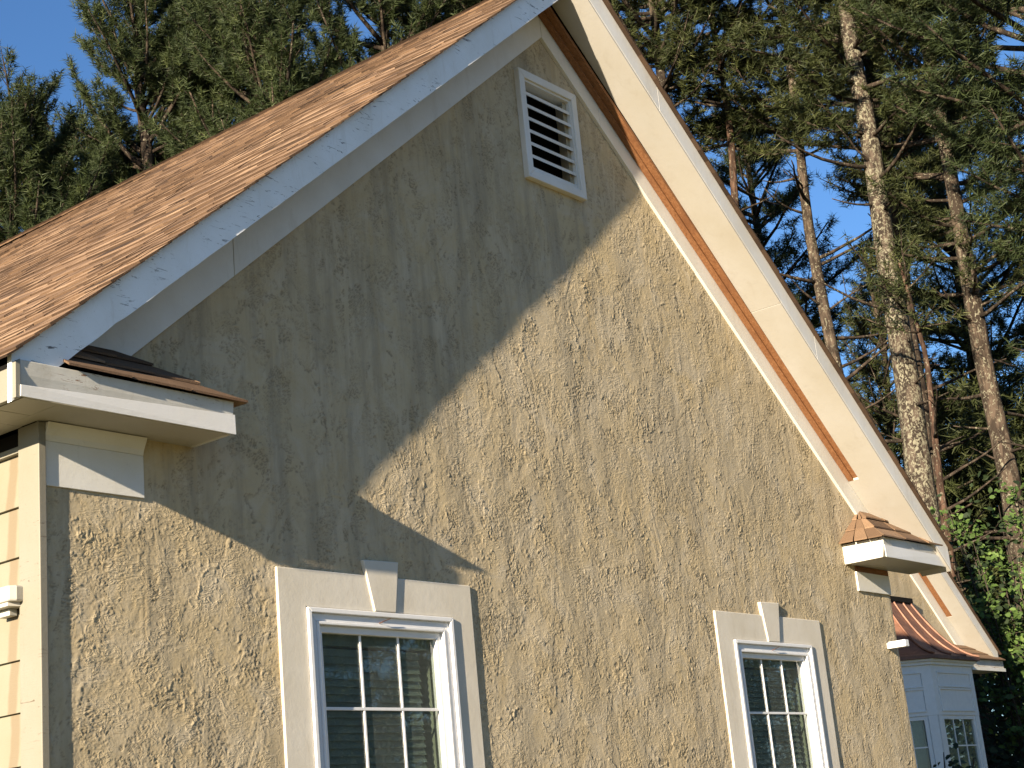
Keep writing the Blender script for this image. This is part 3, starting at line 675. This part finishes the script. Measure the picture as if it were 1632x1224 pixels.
def pine(name, label, loc, H, r0, cb, Lmax, seed, bark='bark', needle='needle', top=None, whorl=.5, nb=5, nneed=16, dead=2.0, up=.35, prof='cone', lean=(0, 0), group=None, tufty=1.0, spread=1.0, twig=1.0, tipfrac=.06, zmin=0, cat='pine tree', wid=.0085, ln_=.2):
    r = random.Random(seed); root = empty(name, (loc[0], loc[1], 0)); tag(root, label, cat, group)
    wob = [r.uniform(-.12, .12) for _ in range(40)]
    def axis(z): t = z / H; i = z / 2.2; k = int(i); f = i - k; wx = wob[k] * (1 - f) + wob[k + 1] * f; wy = wob[k + 9] * (1 - f) + wob[k + 10] * f; return Vector((lean[0] * z + wx * min(1, z / 4), lean[1] * z + wy * min(1, z / 4), z))
    rad = lambda z: r0 * (1 - .78 * (z / H) ** 1.1)
    tb = MB(); zz = [i * H / 26 for i in range(27)]
    tb.tube([axis(z) for z in zz], [max(rad(z) * (1.25 if z < .3 else 1) * r.uniform(.96, 1.05), .012) for z in zz], 12)
    tb.build('trunk', M[bark], root, smooth=True)
    bb = MB(); P = []; A = []; S = []
    z = dead
    while z < H - .25:
        live = z > cb; t = max((z - cb) / (H - cb), 0)
        for k in range(nb if live else r.choice((0, 1, 1, 2))):
            az = r.uniform(0, 2 * math.pi); zb = z + r.uniform(-.2, .2)
            if zb > H - .2: continue
            if prof == 'plume': L = Lmax * max(1 - max(t - .25, 0) / .80, .05) ** .55 * r.choice((.55, .75, .9, 1.0, 1.2)) * min(1, .6 + t * 2) + .2
            elif prof == 'cone': L = Lmax * (1 - t) ** .75 * min(1, .55 + t * 3) * r.uniform(.65, 1.12) + .25
            else: L = Lmax * math.sqrt(max(1 - (max(t - .35, 0) / .65) ** 2, .04)) * r.uniform(.5, 1.1) * (.55 + min(t, .35) * 1.28)
            el = (-.08 + t * .75 + r.uniform(-.15, .2)) if live else r.uniform(-.25, .4)
            if not live: L = r.uniform(.5, 2.1) * (.5 + .5 * Lmax / 3)
            o = axis(zb); d = Vector((math.cos(az) * math.cos(el), math.sin(az) * math.cos(el), math.sin(el)))
            ns_ = 6; pts = [o]; p = o.copy(); dd = d.copy(); br = min(.012 + L * .0135, rad(zb) * .6)
            for q in range(ns_):
                dd = (dd + Vector((r.uniform(-.12, .12), r.uniform(-.12, .12), r.uniform(-.10, .12) + (up * .17 if live else .03)))).normalized(); p = p + dd * (L / ns_); pts.append(p.copy())
            bb.tube(pts, [br * (1 - .8 * q / ns_) + .004 for q in range(ns_ + 1)], 5)
            if not live and r.random() < .6:
                for _ in range(r.randint(1, 4)):
                    q = r.uniform(.35, .95) * ns_; i = int(q); b0 = pts[i].lerp(pts[i + 1], q - i); dv = (dd + Vector((r.uniform(-1, 1), r.uniform(-1, 1), r.uniform(-.3, .9)))).normalized(); l2 = L * r.uniform(.15, .4)
                    bb.tube([b0, b0 + dv * l2 * .5, b0 + dv * l2 + Vector((0, 0, r.uniform(-.08, .1)))], [.010, .007, .004], 4)
                continue
            if not live: continue
            ntw = max(3, int(L * 5.2 * twig))
            for j in range(ntw + 1):
                f = .28 + .72 * j / ntw if j < ntw else 1.0; q = min(f * ns_, ns_ - 1e-3); i = int(q); b0 = pts[i].lerp(pts[i + 1], q - i); bd = (pts[i + 1] - pts[i]).normalized()
                if j == ntw: dv = bd; l2 = .18
                else:
                    sd = bd.cross(Vector((0, 0, 1))).normalized() * (1 if j % 2 else -1); dv = (bd * .7 + sd * r.uniform(.4, 1.0) + Vector((0, 0, r.uniform(-.15, .55)))).normalized(); l2 = (.22 + .30 * L * (1.08 - f)) * r.uniform(.6, 1.15)
                e = b0 + dv * l2 + Vector((0, 0, l2 * .12 * up))
                bb.tube([b0, e], [.010, .005], 3, False)
                nt_ = max(1, int(l2 / .105 * tufty))
                for m in range(nt_):
                    g = 1 - m / max(nt_, 1) * .85; pp = b0.lerp(e, g)
                    ax = (dv * .75 + Vector((r.uniform(-.35, .35), r.uniform(-.35, .35), up * 1.3 + r.uniform(-.2, .4)))).normalized()
                    P.append(pp + Vector((r.uniform(-.05, .05), r.uniform(-.05, .05), r.uniform(-.03, .06)))); A.append(ax); S.append(r.uniform(.75, 1.2))
        z += whorl * r.uniform(.75, 1.25)
    o = axis(H)
    for _ in range(10): P.append(o + Vector((r.uniform(-.1, .1), r.uniform(-.1, .1), r.uniform(-.5, .05)))); A.append(Vector((r.uniform(-.4, .4), r.uniform(-.4, .4), 1))); S.append(1.0)
    bb.build('branches', M['bark'], root, smooth=True, recalc=False)
    V, F, t = tuft_mesh(np.array([tuple(p) for p in P]), np.array([tuple(a) for a in A]), np.array(S), nneed, seed, spread, wid, ln_, tipfrac)
    np_mesh('foliage', V, F, M[needle], root, False, {'tint': t})
    return root
def copy_tree(src, name, label, loc, rz, sc, group=None):
    o = src.copy(); COL.objects.link(o); o.location = (loc[0], loc[1], 0); o.rotation_euler = (0, 0, rz); o.scale = sc; o['label'] = label; o.name = name
    if group: o['group'] = group
    elif 'group' in o: del o['group']
    for ch in src.children:
        c = ch.copy(); COL.objects.link(c); c.parent = o
    return o

GL = 'bushy pines behind the left roof slope'; GRt = 'tall pines beyond the right rake'
dk = dict(cb=8.5, wid=.0078, ln_=.175, tufty=1.35, nneed=30, dead=6.0, up=.95, spread=.95, tipfrac=.12, group=GL, whorl=.46, nb=6, prof='plume')
L1 = pine('pine_tree', 'leftmost bushy pine with a pointed top below the open sky', (12.84, 18.63), 15.9, .22, Lmax=2.9, seed=101, **dk)
L2 = pine('pine_tree', 'tall bushy pine bordering the patch of open blue sky', (16.0, 18.74), 20.6, .27, Lmax=3.1, seed=102, **{**dk, 'cb': 10.0, 'dead': 9.0})
L3 = pine('pine_tree', 'dense bright green pine standing over the middle of the left roof ridge', (15.8, 14.9), 18.3, .25, Lmax=3.0, seed=103, **{**dk, 'cb': 9.5, 'dead': 8.5})
copy_tree(L1, 'pine_tree', 'small pine filling the low gap between the leftmost pine and the tall one', (15.91, 21.35), 2.1, (.95, .95, 1.07), GL)
copy_tree(L3, 'pine_tree', 'bushy pine above the upper half of the left roof slope', (18.04, 14.0), 1.3, (1.05, 1.05, 1.10), GL)
copy_tree(L2, 'pine_tree', 'bushy pine crown just left of the gable peak', (20.34, 12.76), 2.6, (1, 1, 1.0), GL)
copy_tree(L2, 'pine_tree', 'darker pine standing behind the dense bright one', (20.49, 21.47), 4.0, (1.1, 1.1, 1.15), GL)
pine('pine_tree', 'pine crown showing just right of the gable peak', (22.11, 10.1), 22.0, .22, Lmax=3.4, seed=104, **{**dk, 'cb': 15.2, 'dead': 8.0, 'needle': 'needle_d', 'up': .7, 'prof': 'round', 'tufty': 1.0, 'group': GRt})
copy_tree(L3, 'pine_tree', 'pine closing the gap between the tall one and the dense bright one', (18.4, 19.0), 0.6, (1.1, 1.1, 1.12), GL)
copy_tree(L1, 'pine_tree', 'pine low behind the left roof slope beside the tall one', (17.0, 20.2), 3.6, (1.2, 1.2, 1.02), GL)
copy_tree(L3, 'pine_tree', 'pine closing the gap left of the gable peak', (21.8, 15.2), 2.0, (1.15, 1.15, 1.2), GL)
copy_tree(L2, 'pine_tree', 'far pine glimpsed behind the gable peak', (24.95, 14.6), 5.2, (1.05, 1.05, 1.1), GL)

rk = dict(wid=.0085, ln_=.185, tufty=1.15, prof='round', up=.35, group=GRt, spread=1.25, tipfrac=.03, whorl=.5)
pine('pine_tree', 'tallest pine with a thick trunk flecked by pale lichen', (21.95, 6.02), 22.5, .30, cb=13.2, Lmax=3.8, seed=201, bark='bark_l', needle='needle_d', nneed=22, dead=3.0, lean=(.004, -.004), **{**rk, 'nb': 5})
pine('pine_tree', 'slim reddish pine nearest the right rake edge', (23.54, 9.59), 20.5, .16, cb=15.0, Lmax=3.0, seed=202, bark='bark_r', needle='needle_d', nneed=22, dead=5, nb=5, **rk)
pine('pine_tree', 'grey flecked pine between the slim red one and the thick lichen one', (24.18, 8.36), 21.0, .19, cb=14.4, Lmax=3.2, seed=203, bark='bark_g', needle='needle_d', nneed=22, dead=4, nb=5, **rk)
pine('pine_tree', 'dark trunked pine close behind the thick lichen one', (25.75, 7.32), 21.5, .27, cb=13.0, Lmax=3.4, seed=204, needle='needle_d', nneed=22, dead=4, nb=4, **rk)
pine('pine_tree', 'thin bare reddish pine pole right of the thick lichen one', (21.17, 5.3), 10.6, .115, cb=9.0, Lmax=1.3, seed=205, bark='bark_r', needle='needle_d', nneed=14, dead=3, nb=4, **rk)
pine('pine_tree', 'knotty brown pine rising behind the leafy sapling', (22.47, 4.74), 19.5, .235, cb=9.6, Lmax=3.0, seed=206, bark='bark_g', needle='needle_d', nneed=22, dead=3, nb=4, **rk)
K = pine('pine_tree', 'full green pine at the right edge with low hanging boughs', (21.3, 2.3), 18.5, .25, cb=8.0, Lmax=3.3, seed=207, needle='needle', nneed=22, dead=4, nb=5, **rk)
Mp = pine('pine_tree', 'short dark pine low behind the thick lichen trunk', (27.32, 8.71), 13.4, .15, cb=3.5, Lmax=2.6, seed=208, needle='needle_d', nneed=16, dead=2, nb=5, **{**rk, 'prof': 'cone', 'up': .6})
copy_tree(Mp, 'pine_tree', 'short dark pine low beside the right rake edge', (27.3, 11.1), 2.0, (1.05, 1.05, .92), GRt)
copy_tree(K, 'pine_tree', 'distant pine in the gap right of the thick lichen trunk', (33.62, 9.18), 2.4, (1.1, 1.1, 1.02), GRt)
copy_tree(Mp, 'pine_tree', 'short dark pine behind the knotty brown trunk', (28.6, 5.6), 4.4, (1.1, 1.1, .8), GRt)
copy_tree(K, 'pine_tree', 'distant pine in the gap left of the thick lichen trunk', (31.0, 13.2), 1.2, (1, 1, 1.05), GRt)

# ------------------------------------------------------------------ leafy plants
def leaf_cloud(P, N, size, seed, asp=.62):
    rs = np.random.RandomState(seed); n = len(P)
    N = N + rs.normal(0, .45, (n, 3)); N /= np.linalg.norm(N, axis=1, keepdims=True)
    a = np.cross(N, rs.randn(n, 3)); a /= np.linalg.norm(a, axis=1, keepdims=True); b = np.cross(N, a)
    L = (size * (.6 + .7 * rs.rand(n)))[:, None]; w = L * asp * .5
    pts = [P, P + a * L * .3 + b * w * .85 + N * L * .04, P + a * L * .7 + b * w * .8, P + a * L - N * L * .12, P + a * L * .7 - b * w * .8, P + a * L * .3 - b * w * .85 + N * L * .04]
    V = np.stack(pts, 1).reshape(-1, 3); F = np.arange(len(V)).reshape(-1, 6)
    return V, F, np.repeat(np.clip(rs.normal(.5, .25, n), 0, 1), 6)
def leafy(name, label, cat, loc, H, width, nst, seed, size, mat, per=60, group=None, kind=None, zlo=.3):
    r = random.Random(seed); root = empty(name, (loc[0], loc[1], 0)); tag(root, label, cat, group, kind); bb = MB(); P = []; N = []
    for i in range(nst):
        az = r.uniform(0, 6.28); base = Vector((math.cos(az), math.sin(az), 0)) * r.uniform(0, .15 * width); tip = Vector((math.cos(az) * width * r.uniform(.1, 1), math.sin(az) * width * r.uniform(.1, 1), H * r.uniform(.6, 1)))
        mid = base.lerp(tip, .5) + Vector((0, 0, H * .12)); pts = [base, base.lerp(mid, .5), mid, mid.lerp(tip, .5) + Vector((0, 0, .04 * H)), tip]; bb.tube(pts, [.022, .018, .013, .009, .004], 5)
        for j in range(7):
            f = r.uniform(zlo, 1); q = min(f * 4, 3.999); k = int(q); b0 = pts[k].lerp(pts[k + 1], q - k); dv = Vector((r.uniform(-1, 1), r.uniform(-1, 1), r.uniform(-.2, .6))).normalized(); e = b0 + dv * width * r.uniform(.15, .45); bb.tube([b0, e], [.007, .003], 3, False)
            for m in range(per // 7):
                g = r.uniform(.15, 1.05); P.append(b0.lerp(e, g) + Vector((r.gauss(0, .05), r.gauss(0, .05), r.gauss(0, .05)))); N.append(Vector((-.5, -.25, .75)))
    bb.build('stems', M['twig'], root); V, F, t = leaf_cloud(np.array([tuple(p) for p in P]), np.array([tuple(p) for p in N]), size, seed, .7); np_mesh('leaves', V, F, M[mat], root, False, {'tint': t}); return root
leafy('sapling', 'bright green broadleaf sapling in front of the knotty brown pine', 'sapling', (18.75, 3.45), 6.1, 1.15, 26, 301, .09, 'leaf', 150)
leafy('shrub', 'dark shrub top poking up before the bay window', 'shrub', (9.0, .62), 2.12, .55, 22, 302, .06, 'leaf_d', 120)
def thicket():
    rs = np.random.RandomState(5); n = 120000
    u = rs.rand(n); x = 17.9 + u * 18; y = -3.0 + rs.rand(n) * 15; zmax = 3.4 + 1.6 * np.sin(x * 1.3 + y) + 1.2 * np.sin(x * .6 - y * .8) + np.clip(x - 24, 0, 6) * .35
    P = np.stack([x, y, rs.rand(n) ** .8 * np.clip(zmax, 1.2, 7)], 1); N = np.tile(np.array([[-.4, -.3, .8]]), (n, 1))
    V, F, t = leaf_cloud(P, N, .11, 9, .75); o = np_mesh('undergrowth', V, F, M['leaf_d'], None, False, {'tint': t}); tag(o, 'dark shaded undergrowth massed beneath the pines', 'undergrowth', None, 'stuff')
thicket()
def clumps(name, label, cat, mat, seed, boxes, nper, nneed, sc):
    rs = np.random.RandomState(seed); P = []; A = []
    for (x0, x1, y0, y1, z0, z1, n) in boxes:
        for _ in range(n):
            c = np.array([rs.uniform(x0, x1), rs.uniform(y0, y1), rs.uniform(z0, z1)]); a = rs.uniform(0, 6.28); d = np.array([math.cos(a), math.sin(a), rs.uniform(-.1, .4)]); L = rs.uniform(.6, 1.9) * sc
            t = rs.rand(nper, 1); P.append(c + d * L * t + rs.normal(0, .16 * sc, (nper, 3)) * np.array([1, 1, .45])); A.append(d * .7 + rs.normal(0, .4, (nper, 3)) + np.array([0, 0, .35]))
    P = np.concatenate(P); A = np.concatenate(A); V, F, t = tuft_mesh(P, A, sc * (.8 + .5 * rs.rand(len(P))), nneed, seed, 1.2, .013, .24, .04)
    o = np_mesh(name, V, F, M[mat], None, False, {'tint': t}); tag(o, label, cat, None, 'stuff')
clumps('pine_wood', 'shaded pine boughs massed far behind the trunks', 'wood', 'needle_d', 41, [(27, 41, -1, 9, 2.5, 10.0, 560), (29, 42, 8, 19, 5, 11.2, 340)], 26, 16, 1.3)
clumps('far_wood', 'wood across the lawn seen only as a dim reflection in the panes', 'wood', 'needle', 42, [(14, 46, -34, -16, 0, 11, 520), (30, 60, -46, -20, 0, 15, 360)], 22, 14, 2.0)
